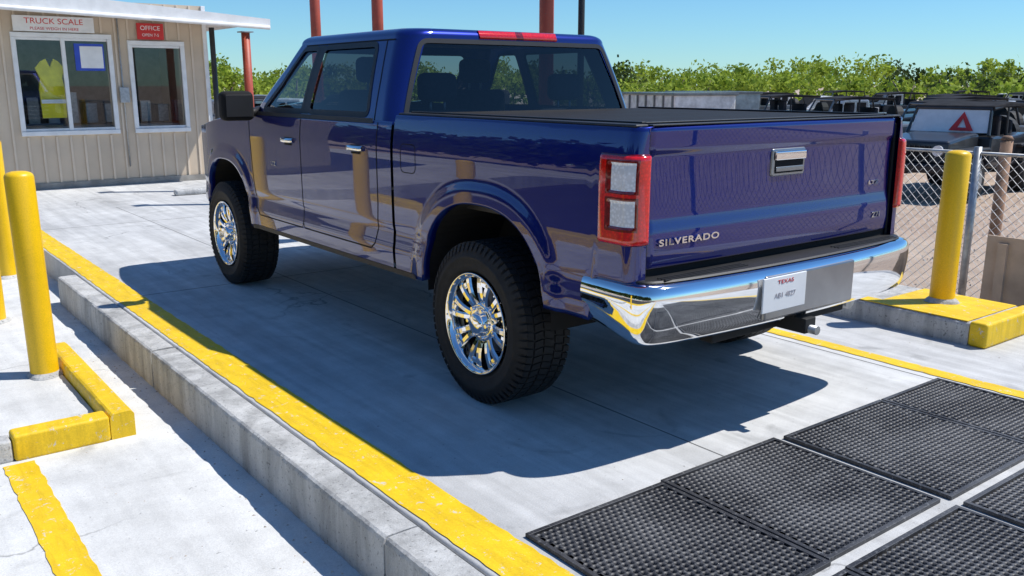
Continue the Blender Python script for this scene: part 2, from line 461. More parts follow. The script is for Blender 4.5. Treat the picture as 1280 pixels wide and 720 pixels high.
for s in (-1,1):
    tag='left' if s<0 else 'right'
    cols=[]
    r=RC; y0=2.60+r
    for lat in np.linspace(TE,W(y0,1.2)-r,4):
        f=(lat-TE)/(W(y0,1.2)-r-TE)
        cols.append((2.60,(lambda z,f=f:TE+(W(y0,z)-r-TE)*f),.82,BT))
    for k in range(1,10):
        ph=math.pi/2*(1-k/9)
        cols.append((y0-r*math.sin(ph),(lambda z,ph=ph:W(y0,z)-r*(1-math.cos(ph))),.82,BT))
    for y in ysamples(y0+.02,4.545): cols.append((y,(lambda z,y=y:W(y,z)),bottom(y),BT))
    panel('bed_side_'+tag,s,cols)
    cols=[]
    for y in ysamples(4.575,YF): cols.append((y,(lambda z,y=y:W(y,z)),bottom(y),top(y)))
    r=.16
    for k in range(1,10):
        ph=math.pi/2*k/9
        cols.append((YF+r*math.sin(ph),(lambda z,ph=ph:W(YF,z)-r*(1-math.cos(ph))),.64,top(YF)-.02*k/9))
    for lat in (.68,.6): cols.append((YF+.17,(lambda z,lat=lat:lat),.64,top(YF)-.02))
    panel('cab_side_'+tag,s,cols)
    for yc,nm in zip(AY,('rear','front')):
        V=[]; K=32
        for k in range(K+1):
            th=math.pi*k/K; c=math.cos(th); sn=math.sin(th)
            y=yc+(AA+.005)*math.copysign(abs(c)**(2/AN),c); z=AZ+(AB+.005)*abs(sn)**(2/AN)
            for lat in (.97,.52): V.append((XC+s*lat,y,max(z,.5)))
        F=[(2*k,2*k+1,2*k+3,2*k+2) for k in range(K)]
        c0=len(V); V.append((XC+s*.52,yc,.5))
        for k in range(K): F.append((2*k+1,c0,2*k+3))
        mesh('wheel_liner_%s_%s'%(nm,tag),V,F,M['liner'],T)
def S(y,z,s,off=0): return (XC+s*(W(y,z)+off),y,z)
def ribbon(name,pts,width,s,mat,off=.0012,closed=False,fn=None):
    P=[]
    n=len(pts)
    rngk=range(n if closed else n-1)
    for i in rngk:
        a=pts[i]; bb=pts[(i+1)%n]; L=math.hypot(bb[0]-a[0],bb[1]-a[1]); k=max(1,int(L/.025))
        for j in range(k): P.append((a[0]+(bb[0]-a[0])*j/k,a[1]+(bb[1]-a[1])*j/k))
    if not closed: P.append(pts[-1])
    V=[]; m_=len(P)
    for i,p in enumerate(P):
        q0=P[(i-1)%m_] if (closed or i>0) else p; q1=P[(i+1)%m_] if (closed or i<m_-1) else p
        dx,dz=q1[0]-q0[0],q1[1]-q0[1]; L=math.hypot(dx,dz) or 1; nx,nz=-dz/L,dx/L
        for sg in (-1,1):
            y=p[0]+nx*width*.5*sg; z=p[1]+nz*width*.5*sg
            V.append((fn or (lambda y,z:S(y,z,s,off)))(y,z))
    F=[]
    for i in range(m_ if closed else m_-1):
        j=(i+1)%m_; F.append((2*i,2*i+1,2*j+1,2*j))
    return mesh(name,V,F,mat,T,smooth=True)
def rpoly(pts,r=.05,k=6):
    out=[]; n=len(pts)
    for i in range(n):
        p=Vector(pts[i]); a=Vector(pts[i-1]); c=Vector(pts[(i+1)%n])
        d1=(a-p).normalized(); d2=(c-p).normalized()
        rr=min(r,(a-p).length*.45,(c-p).length*.45)
        A=p+d1*rr; C=p+d2*rr
        for t in range(k+1):
            t/=k; q=A*(1-t)**2+p*2*t*(1-t)+C*t*t; out.append((q.x,q.y))
    return out
for s in (-1,1):
    tag='left' if s<0 else 'right'
    g=M['gap']
    ribbon('door_gap_front_'+tag,[(5.82,BL-.005),(5.82,.70),(5.84,.665),(6.62,.665),(6.68,.72),(6.72,.95),(6.75,1.30),(6.78,BL-.005)],.009,s,g)
    ribbon('door_gap_rear_'+tag,[(4.74,BL-.005),(4.74,.95),(4.755,.80),(4.79,.70),(4.84,.665),(5.80,.665),(5.819,.70)],.009,s,g)
    ribbon('belt_moulding_'+tag,[(4.80,BL+.002),(6.80,BL+.002)],.028,s,M['plastic'],off=.004)
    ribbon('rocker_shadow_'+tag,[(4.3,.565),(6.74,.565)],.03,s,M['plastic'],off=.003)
    if s<0:
        ribbon('fuel_door',rpoly([(4.30,1.16),(4.46,1.16),(4.46,1.32),(4.30,1.32)],.04),.005,s,g,closed=True)
    for yh in (5.00,6.02):
        V=[]
        K=12
        for i in range(K+1):
            t=i/K; y=yh-.095+.19*t; o=.014+.022*math.sin(math.pi*t)**.5
            for (dz,do) in ((-.017,0),(-.012,.012),(.012,.012),(.017,0)):
                lat=W(y,1.265)+o-.012+do; V.append((XC+s*lat,y,1.265+dz))
        F=gridf(K+1,4,s<0)
        mesh('door_handle_%s_%d'%(tag,int(yh*10)),V,F,M['chrome'],T,smooth=True)
        ribbon('handle_cup_%s_%d'%(tag,int(yh*10)),[(yh-.06,1.258),(yh+.06,1.258)],.055,s,M['gap'],off=.0015)
box('cab_core',XC-.90,XC+.90,4.62,6.70,.57,1.02,M['under'],T)
box('engine_core',XC-.50,XC+.50,6.7,8.1,.6,1.2,M['under'],T)
box('cab_back_wall',XC-.945,XC+.945,4.585,4.64,.62,BL+.01,M['blue'],T,bev=.02)
box('cab_sill_rear',XC-.955,XC+.955,4.578,4.60,.60,1.40,M['gap'],T)
box('frame_rails',XC-.48,XC-.38,2.7,8.0,.50,.66,M['under'],T,bev=.01)
box('frame_rails_r',XC+.38,XC+.48,2.7,8.0,.50,.66,M['under'],T,bev=.01)
box('bed_under',XC-.50,XC+.50,2.72,4.55,.68,.98,M['under'],T)
tube('rear_axle',[(XC-.80,AY[0],.43),(XC+.80,AY[0],.43)],.045,M['under'],T)
tube('front_axle',[(XC-.80,AY[1],.43),(XC+.80,AY[1],.43)],.04,M['under'],T)
tube('differential',[(XC+q,AY[0],.43) for q in (-.16,-.1,0,.1,.16)],[.05,.13,.16,.13,.05],M['under'],T,16)
tube('driveshaft',[(XC,3.8,.45),(XC,6.5,.6)],.04,M['under'],T)
tube('exhaust_pipe',[(XC+.55,4.6,.55),(XC+.60,3.2,.54),(XC+.62,2.62,.50)],.042,M['steel'],T,14)
tube('muffler',[(XC+.35,4.5,.6),(XC+.35,5.2,.6)],.11,M['under'],T,14)
for sx in (-1,1):
    tubes('shock_%d'%sx,[([(XC+sx*.55,3.6,.42),(XC+sx*.45,3.5,.85)],.03),([(XC+sx*.5,4.4,.55),(XC+sx*.5,3.7,.40),(XC+sx*.5,3.0,.58)],.03)],M['under'],T)
ib=M['plastic']
box('bed_floor',XC-.84,XC+.84,2.66,4.53,.99,1.02,ib,T)
box('bed_wall_l',XC-.87,XC-.84,2.69,4.53,.99,BT-.002,ib,T)
box('bed_wall_r',XC+.84,XC+.87,2.69,4.53,.99,BT-.002,ib,T)
box('bed_wall_front',XC-.839,XC+.839,4.50,4.535,1.021,BT-.003,ib,T)
for sx in (-1,1):
    xs=sorted((XC+sx*.885,XC+sx*.957)); box('bed_rail_cap_%d'%sx,xs[0],xs[1],2.63,4.545,BT-.001,BT+.014,ib,T,bev=.007)
    xs=sorted((XC+sx*.885,XC+sx*.904)); box('tailgate_jamb_%d'%sx,xs[0],xs[1],2.62,2.68,.84,BT-.03,M['gap'],T)
# soft roll-up tonneau cover with slight sag between its bows
V=[];ny,nx_=41,21
for i in range(ny):
    t=i/(ny-1); y=2.675+1.855*t
    for j in range(nx_):
        u=-1+2*j/(nx_-1)
        V.append((XC+u*.884,y,BT+.012-.006*(1-u**4)*abs(math.sin(math.pi*t*4))**1.0*(1)))
mesh('tonneau_cover',V,gridf(ny,nx_),M['vinyl'],T,smooth=True)
multibox('tonneau_rails',[(XC-.886,XC-.862,2.67,4.53,BT+.0125,BT+.022),(XC+.862,XC+.886,2.67,4.53,BT+.0125,BT+.022),(XC-.86,XC+.86,2.672,2.70,BT+.0125,BT+.020)],ib,T,bev=.003)

# tailgate
TW=.894; TB=.875
def TG(lat,z):
    y=2.598+.014*(lat/.9)**2
    y+=.010*sm((BT-.085-z)/.04)+.006*math.exp(-((z-1.25)/.18)**2)
    y-=.010*sm((1.10-z)/.09)
    y+=.010*sm((.945-z)/.09)
    return y
V=[]; lats=list(np.linspace(-TW,TW,90)); zs=list(np.linspace(TB,BT-.012,90))
rows=[('b',.86)]+[('m',z) for z in zs]+[('t1',BT-.003),('t2',BT+.003),('t3',BT+.003)]
for k,z in rows:
    for j,l in enumerate(lats):
        e=min(1,(TW-abs(l))/.02); edge=(1-e)**2*.018
        if k=='b': V.append((XC+l,TG(l,TB)+.05,TB+.003))
        elif k=='m': V.append((XC+l,TG(l,z)+edge,z))
        elif k=='t1': V.append((XC+l,TG(l,BT-.01)+edge+.005,z))
        elif k=='t2': V.append((XC+l,TG(l,BT-.01)+edge+.014,z))
        else: V.append((XC+l,TG(l,BT-.01)+edge+.062,z-.001))
mesh('tailgate',V,gridf(len(rows),len(lats)),M['blue'],T,smooth=True)
box('tailgate_inner',XC-.87,XC+.87,2.655,2.670,.88,BT,ib,T)
multibox('tailgate_edges',[(XC-TW-.001,XC-TW+.003,2.63,2.67,.88,BT-.01),(XC+TW-.003,XC+TW+.001,2.63,2.67,.88,BT-.01)],M['blue'],T)
box('tailgate_top_cap',XC-.88,XC+.88,2.612,2.668,BT+.0045,BT+.012,ib,T,bev=.003)
yt=TG(0,1.28)
box('handle_bezel',XC-.125,XC+.125,yt-.010,yt+.02,1.222,1.356,M['satin'],T,bev=.014,seg=3)
box('handle_pocket',XC-.108,XC+.108,yt-.0115,yt,1.236,1.309,M['gap'],T,bev=.006)
box('handle_grip',XC-.112,XC+.112,yt-.024,yt-.011,1.299,1.342,M['chrome'],T,bev=.008,seg=3)
box('handle_bar',XC-.10,XC+.10,yt-.018,yt-.0116,1.246,1.269,M['satin'],T,bev=.004)
text('tailgate_lettering','SILVERADO',.040,M['chrome'],T,(XC-.835,TG(-.6,1.0)-.003,.985),(R(90),0,0),.003,1.6,'LEFT',.0010,1.16)
text('tailgate_badge','LTZ',.028,M['chrome'],T,(XC+.73,TG(.7,1.14)-.002,1.14),(R(90),0,0),.002,1.9,'CENTER',.0008)
text('tailgate_badge_lower','Z71',.040,M['chrome'],T,(XC+.76,TG(.73,.96)-.003,.965),(R(90),0,0),.002,1.2,'CENTER',.001)

# tail lights
def TLpath():
    P=[]
    for y in np.linspace(2.805,2.60+RC,11)[:-1]: P.append((0,y))
    for k in range(0,10): P.append((1,math.pi/2*k/9))
    for f in (.35,.7,1.): P.append((2,f))
    return P
def TLpt(c,z,off):
    r=RC;y0=2.60+RC
    if c[0]==0: return (W(c[1],z)+off,c[1])
    if c[0]==1: ph=c[1]; return (W(y0,z)-r+(r+off)*math.cos(ph), y0-(r+off)*math.sin(ph))
    w=W(y0,z)-r; return (w+(TE-.004-w)*c[1],2.60-off)
for s in (-1,1):
    tag='left' if s<0 else 'right'
    P=TLpath(); zs=np.linspace(.985,1.368,57); nc=len(P); V=[];mi=[]
    def prof(i,j):
        a=min(i,len(zs)-1-i)/2.5; b_=min(j,nc-1-j)/1.5
        return .020*min(1,max(0,min(a,b_)))**.5
    def region(i,j):
        v=i/(len(zs)-1); u=j/(nc-1)
        if i in(0,len(zs)-2) : return 1
        if .24<u<.66 and (.60<v<.90 or .20<v<.49): return 2
        if .18<u<.72 and (.155<v<.535 or .555<v<.945): return 1
        return 0
    for i,z in enumerate(zs):
        for j,c in enumerate(P):
            o=prof(i,j); v=i/(len(zs)-1); u=j/(nc-1)
            if .24<u<.66 and (.60<v<.90 or .20<v<.49): o-=.005
            l,y=TLpt(c,z,o); V.append((XC+s*l,y,z))
    F=gridf(len(zs),nc,s<0)
    for i in range(len(zs)-1):
        for j in range(nc-1): mi.append(region(i,j))
    mesh('tail_light_'+tag,V,F,[M['redlens'],M['darkred'],M['whitelens']],T,smooth=True,mi=mi)

# rear bumper
ctrl=[(.985,2.90),(.99,2.80),(.99,2.68),(.982,2.59),(.955,2.535),(.89,2.502),(.75,2.478),(.5,2.458),(.25,2.448),(0,2.445)]
def catmull(P,k=7):
    out=[]; n=len(P)
    for i in range(n-1):
        p0=P[max(i-1,0)];p1=P[i];p2=P[i+1];p3=P[min(i+2,n-1)]
        for j in range(k):
            t=j/k
            out.append(tuple(.5*((2*p1[d])+(-p0[d]+p2[d])*t+(2*p0[d]-5*p1[d]+4*p2[d]-p3[d])*t*t+(-p0[d]+3*p1[d]-3*p2[d]+p3[d])*t**3) for d in (0,1)))
    out.append(P[-1]); return out
half=catmull(ctrl); full=[(-a,b_) for a,b_ in half]+[(a,b_) for a,b_ in half[::-1][1:]]
sec=[(-.09,.826),(-.03,.828),(-.008,.822),(.006,.808),(.013,.785),(.016,.755),(.015,.72),(.012,.69),(.007,.65),(.0,.61),(-.008,.58),(-.020,.565),(-.038,.558),(-.09,.557)]
V=[]; nn=len(full)
for i,p in enumerate(full):
    a=full[max(i-1,0)]; c=full[min(i+1,nn-1)]; dx,dy=c[0]-a[0],c[1]-a[1]; L=math.hypot(dx,dy); nx,ny=dy/L,-dx/L
    for (o,z) in sec:
        zz=z+(.055*sm((p[1]-2.56)/.32) if z<.7 else 0)
        V.append((XC+p[0]+nx*o,p[1]+ny*o,zz))
mesh('rear_bumper',V,gridf(nn,len(sec),True),M['chrome'],T,smooth=True)
V=[]
pad=[p for p in full if p[1]<2.60]
for p in pad:
    V.append((XC+p[0]*.975,p[1]+.03,.831)); V.append((XC+p[0]*.975,p[1]+.04,.838)); V.append((XC+p[0]*.97,2.64,.838))
mesh('bumper_step_pad',V,gridf(len(pad),3),M['plastic'],T)
multibox('step_pad_ribs',[(XC-.86,XC-.34,y,y+.008,.8385,.843) for y in (2.53,2.55,2.57)]+[(XC+.34,XC+.86,y,y+.008,.8385,.843) for y in (2.53,2.55,2.57)],M['plastic'],T)
box('under_tailgate_valance',XC-.90,XC+.90,2.63,2.68,.70,.90,M['gap'],T)
box('plate_recess',XC-.335,XC+.335,2.429,2.455,.588,.80,M['satin'],T,bev=.012)
box('licence_plate',XC-.365,XC-.06,2.418,2.427,.632,.795,M['plate'],T,bev=.004)
text('plate_text','AB1 4827',.034,M['greytxt'],T,(XC-.212,2.4165,.705),(R(90),0,0),.0005,1.1)
text('plate_state','TEXAS',.026,M['redtxt'],T,(XC-.212,2.4165,.768),(R(90),0,0),.0005,1.5)
box('hitch_receiver',XC-.04,XC+.04,2.42,2.7,.48,.555,M['under'],T,bev=.006)
box('hitch_crossbar',XC-.5,XC+.5,2.58,2.66,.48,.56,M['under'],T,bev=.01)
tube('tow_ball_mount',[(XC,2.38,.50),(XC,2.5,.50)],.022,M['steel'],T)

# greenhouse
GZ=BL-.018; GH=.505
def ring(t):
    return dict(w=.966+(.795-.966)*t, yr=4.595+.115*t, yf=7.04-.66*t, rc=.10+.03*t, z=GZ+GH*t)
def ringpts(w,yr,yf,rc,ns=170,na=12,nf=100,nrr=120):
    P=[];K=[]
    for k in range(ns): P.append((-w,yr+rc+(yf-yr-2*rc)*k/ns)); K.append('L')
    for k in range(na): a=math.pi-math.pi/2*k/na; P.append((-w+rc+rc*math.cos(a),yf-rc+rc*math.sin(a))); K.append('C')
    for k in range(nf): P.append((-w+rc+(2*w-2*rc)*k/nf,yf)); K.append('F')
    for k in range(na): a=math.pi/2-math.pi/2*k/na; P.append((w-rc+rc*math.cos(a),yf-rc+rc*math.sin(a))); K.append('C')
    for k in range(ns): P.append((w,yf-rc-(yf-yr-2*rc)*k/ns)); K.append('R')
    for k in range(na): a=-math.pi/2*k/na; P.append((w-rc+rc*math.cos(a),yr+rc+rc*math.sin(a))); K.append('C')
    for k in range(nrr): P.append((w-rc-(2*w-2*rc)*k/nrr,yr)); K.append('B')
    for k in range(na): a=-math.pi/2-math.pi/2*k/na; P.append((-w+rc+rc*math.cos(a),yr+rc+rc*math.sin(a))); K.append('C')
    return P,K
def deform(l,y,z):
    ty=(y-5.7)/1.1
    if y<5.3: y+= .045*(l/.85)**2*max(0,(5.3-y)/.7)
    if y>5.9: y-= .16*(l/.85)**2*min(1,(y-5.9)/.6)
    l*=1-.012*ty*ty+.010*math.sin(math.pi*min(1,max(0,(z-GZ)/GH)))
    return l,y,z
WZ0=1.468; WZ1=GZ+GH-.030
winL=[rpoly([(4.90,WZ0),(5.765,WZ0),(5.765,WZ1),(5.03,WZ1)],.05),rpoly([(5.865,WZ0),(6.77,WZ0),(6.15,WZ1),(5.865,WZ1)],.04)]
winB=[rpoly([(-.865,1.450),(.865,1.450),(.70,WZ1+.014),(-.70,WZ1+.014)],.05)]
winF=[rpoly([(-.80,WZ0),(.80,WZ0),(.67,WZ1),(-.67,WZ1)],.06)]
def inside(p,poly):
    x,y=p; c=False; j=len(poly)-1
    for i in range(len(poly)):
        xi,yi=poly[i];xj,yj=poly[j]
        if (yi>y)!=(yj>y) and x<(xj-xi)*(y-yi)/(yj-yi)+xi: c=not c
        j=i
    return c
nt_=46; rows=[]
for i in range(nt_):
    g_=ring(i/(nt_-1)); P,K=ringpts(g_['w'],g_['yr'],g_['yf'],g_['rc']); rows.append([(p[0],p[1],g_['z']) for p in P])
g1=ring(1)
rr=.075
for k in range(1,9):
    th=math.pi/2*k/8; ins=rr*(1-math.cos(th)); dz=rr*.8*math.sin(th)
    P,_=ringpts(g1['w']-ins,g1['yr']+ins*.9,g1['yf']-ins*1.6,g1['rc']); rows.append([(p[0],p[1],g1['z']+dz) for p in P])
zt=g1['z']+rr*.8; last=rows[-1]; cy=(g1['yr']+g1['yf'])/2
for k in range(1,9):
    f=1-k/8*.999; rows.append([(p[0]*f,cy+(p[1]-cy)*f,zt+.026*(1-f*f)) for p in last])
nc=len(rows[0]); V=[deform(*p) for r_ in rows for p in r_]
V=[(XC+l,y,z) for l,y,z in V]
F=[];G=[]
for i in range(len(rows)-1):
    for j in range(nc):
        j2=(j+1)%nc; q=(i*nc+j,i*nc+j2,(i+1)*nc+j2,(i+1)*nc+j)
        hole=None
        if i<nt_-1:
            a=rows[i][j];b_=rows[i+1][j2]; m3=((a[0]+b_[0])/2,(a[1]+b_[1])/2,(a[2]+b_[2])/2); kd=K[j]
            if kd in 'LR':
                for k,w_ in enumerate(winL):
                    if inside((m3[1],m3[2]),w_): hole='s%d'%k
            elif kd=='B':
                if inside((m3[0],m3[2]),winB[0]): hole='b'
            elif kd=='F':
                if inside((m3[0],m3[2]),winF[0]): hole='f'
        if hole: G.append((q[::-1],hole,K[j]))
        else: F.append(q[::-1])
mesh('cab_roof_and_pillars',V,F,M['blue'],T,smooth=True)
for key,mt in (('s0','privacy'),('s1','clearglass'),('b','backglass'),('f','clearglass')):
    fs_=[g for g in G if g[1]==key]
    used={};VV=[];FF=[]
    for q,h,kd in fs_:
        off={'L':(.007,0),'R':(-.007,0),'B':(0,.007),'F':(0,-.007)}[kd]; nf_=[]
        for idx in q:
            kk=(idx,kd)
            if kk not in used: used[kk]=len(VV); p=V[idx]; VV.append((p[0]+off[0],p[1]+off[1],p[2]))
            nf_.append(used[kk])
        FF.append(nf_)
    mesh('window_'+{'s0':'rear_doors','s1':'front_doors','b':'back','f':'windscreen'}[key],VV,FF,M[mt],T,smooth=True)
def GHs(s,off):
    def f(y,z):
        t=(z-GZ)/GH; l,yy,zz=deform(s*(.966+(.795-.966)*t),y,z); return (XC+l+s*off,yy,zz)
    return f
def GHb(off,front=False):
    def f(l,z):
        t=(z-GZ)/GH; y=(7.04-.66*t) if front else (4.595+.115*t)
        l2,yy,zz=deform(l,y,z); return (XC+l2,yy+(off if front else -off),zz)
    return f
for s in (-1,1):
    for k,w_ in enumerate(winL): ribbon('window_seal_%d_%d'%(s,k),w_,.034,s,M['plastic'],closed=True,fn=GHs(s,.003))
    ribbon('b_pillar_%d'%s,[(5.815,WZ0-.015),(5.815,WZ1+.015)],.105,s,M['plastic'],fn=GHs(s,.0022))
    ribbon('drip_line_%d'%s,[(4.82,WZ1+.022),(6.15,WZ1+.022)],.008,s,M['gap'],fn=GHs(s,.002))
    ribbon('door_cut_upper_%d'%s,[(4.80,BL),(4.85,1.68),(4.92,WZ1+.022)],.008,s,M['gap'],fn=GHs(s,.002))
ribbon('back_window_seal',winB[0],.028,1,M['plastic'],closed=True,fn=GHb(.003))
ribbon('windscreen_seal',winF[0],.030,1,M['plastic'],closed=True,fn=GHb(.003,True))
def ghroof(l,k):
    th=math.pi/2*k; ins=rr*(1-math.cos(th)); dz=rr*.8*math.sin(th)
    l2,y,z=deform(l,g1['yr']+ins*.9,g1['z']+dz); return (l2,y,z)
V=[];nl=34
for k,o in ((.02,0),(.06,.009),(.58,.011),(.66,0)):
    for l in np.linspace(-.30,.30,nl):
        p=ghroof(l,k); V.append((XC+p[0],p[1]-o,p[2]+o*.6))
mi=[]
for i in range(3):
    for j in range(nl-1): mi.append(1 if 14<j<18 else 0)
mesh('third_brake_light',V,gridf(4,nl),[M['redlens'],M['darkred']],T,smooth=True,mi=mi)
# hood
V=[];us=np.linspace(-1,1,41);ys=np.linspace(6.80,YF+.15,30)
for y in ys:
    for u in us:
        wy=W(min(y,YF),top(min(y,YF)))-.01
        if y>YF: wy-=.16*(1-math.cos(math.asin(min(1,(y-YF)/.16))))
        z=top(min(y,YF))+.070*(1-abs(u)**4)-.10*sm((y-YF+.1)/.28)*(1-abs(u)**4)+.012*math.exp(-((abs(u)-.55)/.06)**2)
        V.append((XC+u*wy,y,z))
mesh('hood',V,gridf(len(ys),len(us)),M['blue'],T,smooth=True)
box('grille',XC-.62,XC+.62,8.16,8.24,.80,1.22,M['plastic'],T,bev=.02)
multibox('grille_bars',[(XC-.58,XC+.58,8.235,8.255,z,z+.035) for z in (.86,.95,1.04,1.13)],M['chrome'],T,bev=.008)
for sx in (-1,1):
    xs=sorted((XC+sx*.63,XC+sx*.84)); box('headlight_%d'%sx,xs[0],xs[1],8.14,8.225,.98,1.20,M['whitelens'],T,bev=.02)
box('front_bumper',XC-.84,XC+.84,8.1,8.33,.54,.76,M['chrome'],T,bev=.06,seg=4)
for s in (-1,1):
    tag='left' if s<0 else 'right'
    xs=sorted((XC+s*1.02,XC+s*1.25)); box('mirror_housing_'+tag,xs[0],xs[1],6.53,6.65,1.385,1.60,M['gap'],T,bev=.04,seg=4)
    xs=sorted((XC+s*1.045,XC+s*1.228)); box('mirror_glass_'+tag,xs[0],xs[1],6.524,6.529,1.415,1.573,M['plastic'],T,bev=.002)
    tube('mirror_arm_'+tag,[(XC+s*.93,6.68,1.45),(XC+s*1.01,6.63,1.44),(XC+s*1.08,6.60,1.44)],[.04,.032,.03],M['plastic'],T)
def seat(x,y,w,h=.62,hr=True,z0=1.02):
    box('seat_back',x-w/2,x+w/2,y-.06,y+.07,z0,z0+h-.08,M['seat'],T,bev=.05,seg=3)
    box('seat_cushion',x-w/2,x+w/2,y+.08,y+.55,z0-.02,z0+.14,M['seat'],T,bev=.05,seg=3)
    if hr:
        box('headrest',x-.13,x+.13,y-.05,y+.05,z0+h-.03,z0+h+.15,M['seat'],T,bev=.045,seg=3)
        tubes('headrest_posts',[([(x-.05,y,z0+h-.12),(x-.05,y,z0+h)],.008),([(x+.05,y,z0+h-.12),(x+.05,y,z0+h)],.008)],M['steel'],T)
seat(XC-.5,4.88,.5,.55); seat(XC+.5,4.88,.5,.55); seat(XC,4.88,.42,.48,False)
seat(XC-.42,5.85,.52,.67); seat(XC+.42,5.85,.52,.67)
box('headliner',XC-.74,XC+.74,4.85,6.2,GZ+GH+.01,GZ+GH+.03,M['seat'],T)
box('dashboard',XC-.85,XC+.85,6.64,6.97,1.02,1.42,M['seat'],T,bev=.06,seg=3)
V=[]
for k in range(28):
    a=2*math.pi*k/28; V.append(Vector((XC-.42+.19*math.cos(a),6.45+.06*math.sin(a),1.35+.18*math.sin(a))))
tube('steering_wheel',V+[V[0]],.016,M['plastic'],T)
box('rear_view_mirror',XC-.12,XC+.12,6.40,6.43,1.76,1.82,M['plastic'],T,bev=.015)
text('door_badge','LTZ',.040,M['chrome'],T,(XC-W(6.3,1.12)-.003,6.3,1.08),(R(90),0,R(-90)),.002,1.2,'CENTER',.001)

def wheel(yc,s,nm):
    cx=XC+s*.885; c=(cx,yc,.43); tag=nm+('_left' if s<0 else '_right')
    w2=.142
    prof=[(-w2*.85,.262),(-w2,.285),(-w2-.012,.33),(-w2-.008,.375),(-w2+.01,.405),(-w2+.035,.421),(-.06,.4235),(.06,.4235),(w2-.035,.421),(w2-.012,.408),(w2+.006,.382),(w2+.010,.362),(w2+.0135,.358),(w2+.014,.345),(w2+.010,.341),(w2+.011,.31),(w2+.004,.29),(w2-.006,.275),(w2-.02,.262)]
    lathe('tyre_'+tag,prof,c,s,M['rubber'],T,72)
    V=[];F=[]
    def blk(l0,l1,r0,r1,a0,a1,sk=0):
        k=len(V)
        for (r,dl) in ((r0,0),(r1,.002)):
            for (l,a) in ((l0+dl,a0+sk),(l1-dl,a0),(l1-dl,a1-.0),(l0+dl,a1+sk)):
                V.append((cx+s*l,yc+r*math.cos(a),.43+r*math.sin(a)))
        F.extend([(k+4,k+5,k+6,k+7),(k,k+1,k+5,k+4),(k+1,k+2,k+6,k+5),(k+2,k+3,k+7,k+6),(k+3,k,k+4,k+7)])
    n=64; da=2*math.pi/n
    for i in range(n):
        a=i*da
        blk(.092,w2-.012,.41,.430,a,a+da*.74,.015); blk(-w2+.012,-.092,.41,.430,a+da*.5,a+da*1.24,.015)
        blk(.036,.086,.41,.4315,a+da*.3,a+da*1.08,-.02); blk(-.086,-.036,.41,.4315,a,a+da*.78,.02)
        blk(-.030,.030,.41,.432,a+da*.1,a+da*.85,.03)
        k=len(V)
        for (l,r) in ((w2-.012,.428),(w2+.001,.405),(w2+.0105,.383)):
            for aa in (a+.004,a+da*.66): V.append((cx+s*(l),yc+r*math.cos(aa),.43+r*math.sin(aa)))
        F.extend([(k,k+1,k+3,k+2),(k+2,k+3,k+5,k+4)])
    mesh('tread_'+tag,V,F,M['rubber'],T)
    rim=[(-.10,.235),(.07,.235),(.115,.243),(.13,.252),(.138,.262),(.144,.270),(.150,.270),(.151,.264),(.140,.250),(.120,.243),(.085,.238),(.02,.232),(-.10,.228)]
    lathe('rim_lip_'+tag,rim,c,s,M['chrome_w'],T,72)
    lathe('rim_barrel_'+tag,[(.03,.236),(.02,.20),(.015,.10),(.015,.001)],c,s,M['gap'],T,48)
    lathe('hub_'+tag,[(.05,.112),(.095,.108),(.110,.094),(.104,.078),(.104,.062),(.132,.056),(.146,.050),(.150,.040),(.152,.001)],c,s,M['chrome_w'],T,48)
    V=[];F=[];ns=8
    def bar(r0,a0,w0,l0,r1,a1,w1,l1,th=.035):
        k=len(V); p0=Vector((r0*math.cos(a0),r0*math.sin(a0))); p1=Vector((r1*math.cos(a1),r1*math.sin(a1)))
        d=(p1-p0).normalized(); nrm=Vector((-d.y,d.x))
        st=6
        for t in range(st+1):
            t/=st; p=p0.lerp(p1,t); w=(w0+(w1-w0)*t)*(1-.22*math.sin(math.pi*t)); l=l0+(l1-l0)*t+.012*math.sin(math.pi*t)
            for (q,dl) in ((-1,-th),(-1,-.010),(-.55,0),(.55,0),(1,-.010),(1,-th)):
                pp=p+nrm*w*.5*q; V.append((cx+s*(l+dl),yc+pp.x,.43+pp.y))
        for f in gridf(st+1,6,s<0): F.append(tuple(i+k for i in f))
    for i in range(ns):
        a=2*math.pi*i/ns+.2
        bar(.085,a-.10,.046,.100,.244,a-.17,.046,.120); bar(.085,a+.10,.046,.100,.244,a+.17,.046,.120)
        bar(.222,a-.22,.042,.112,.222,a+.22,.042,.112)
    mesh('spokes_'+tag,V,F,M['chrome_w'],T)
    lst=[]
    for i in range(6):
        a=2*math.pi*i/6; y=yc+.082*math.cos(a);z=.43+.082*math.sin(a); lst.append(([(cx+s*.09,y,z),(cx+s*.135,y,z)],.011))
    for i in range(24):
        a=2*math.pi*i/24; y=yc+.256*math.cos(a);z=.43+.256*math.sin(a); lst.append(([(cx+s*.12,y,z),(cx+s*.150,y,z)],.005))
    tubes('lug_nuts_'+tag,lst,M['chrome_w'],T,6)
    lathe('brake_disc_'+tag,[(.03,.17),(.035,.17),(.035,.08)],c,s,M['steel'],T,40)
for yc,nm in zip(AY,('rear','front')):
    for s in (-1,1): wheel(yc,s,nm)
T.location.x=3.65; T.scale=(1.055,1,1)

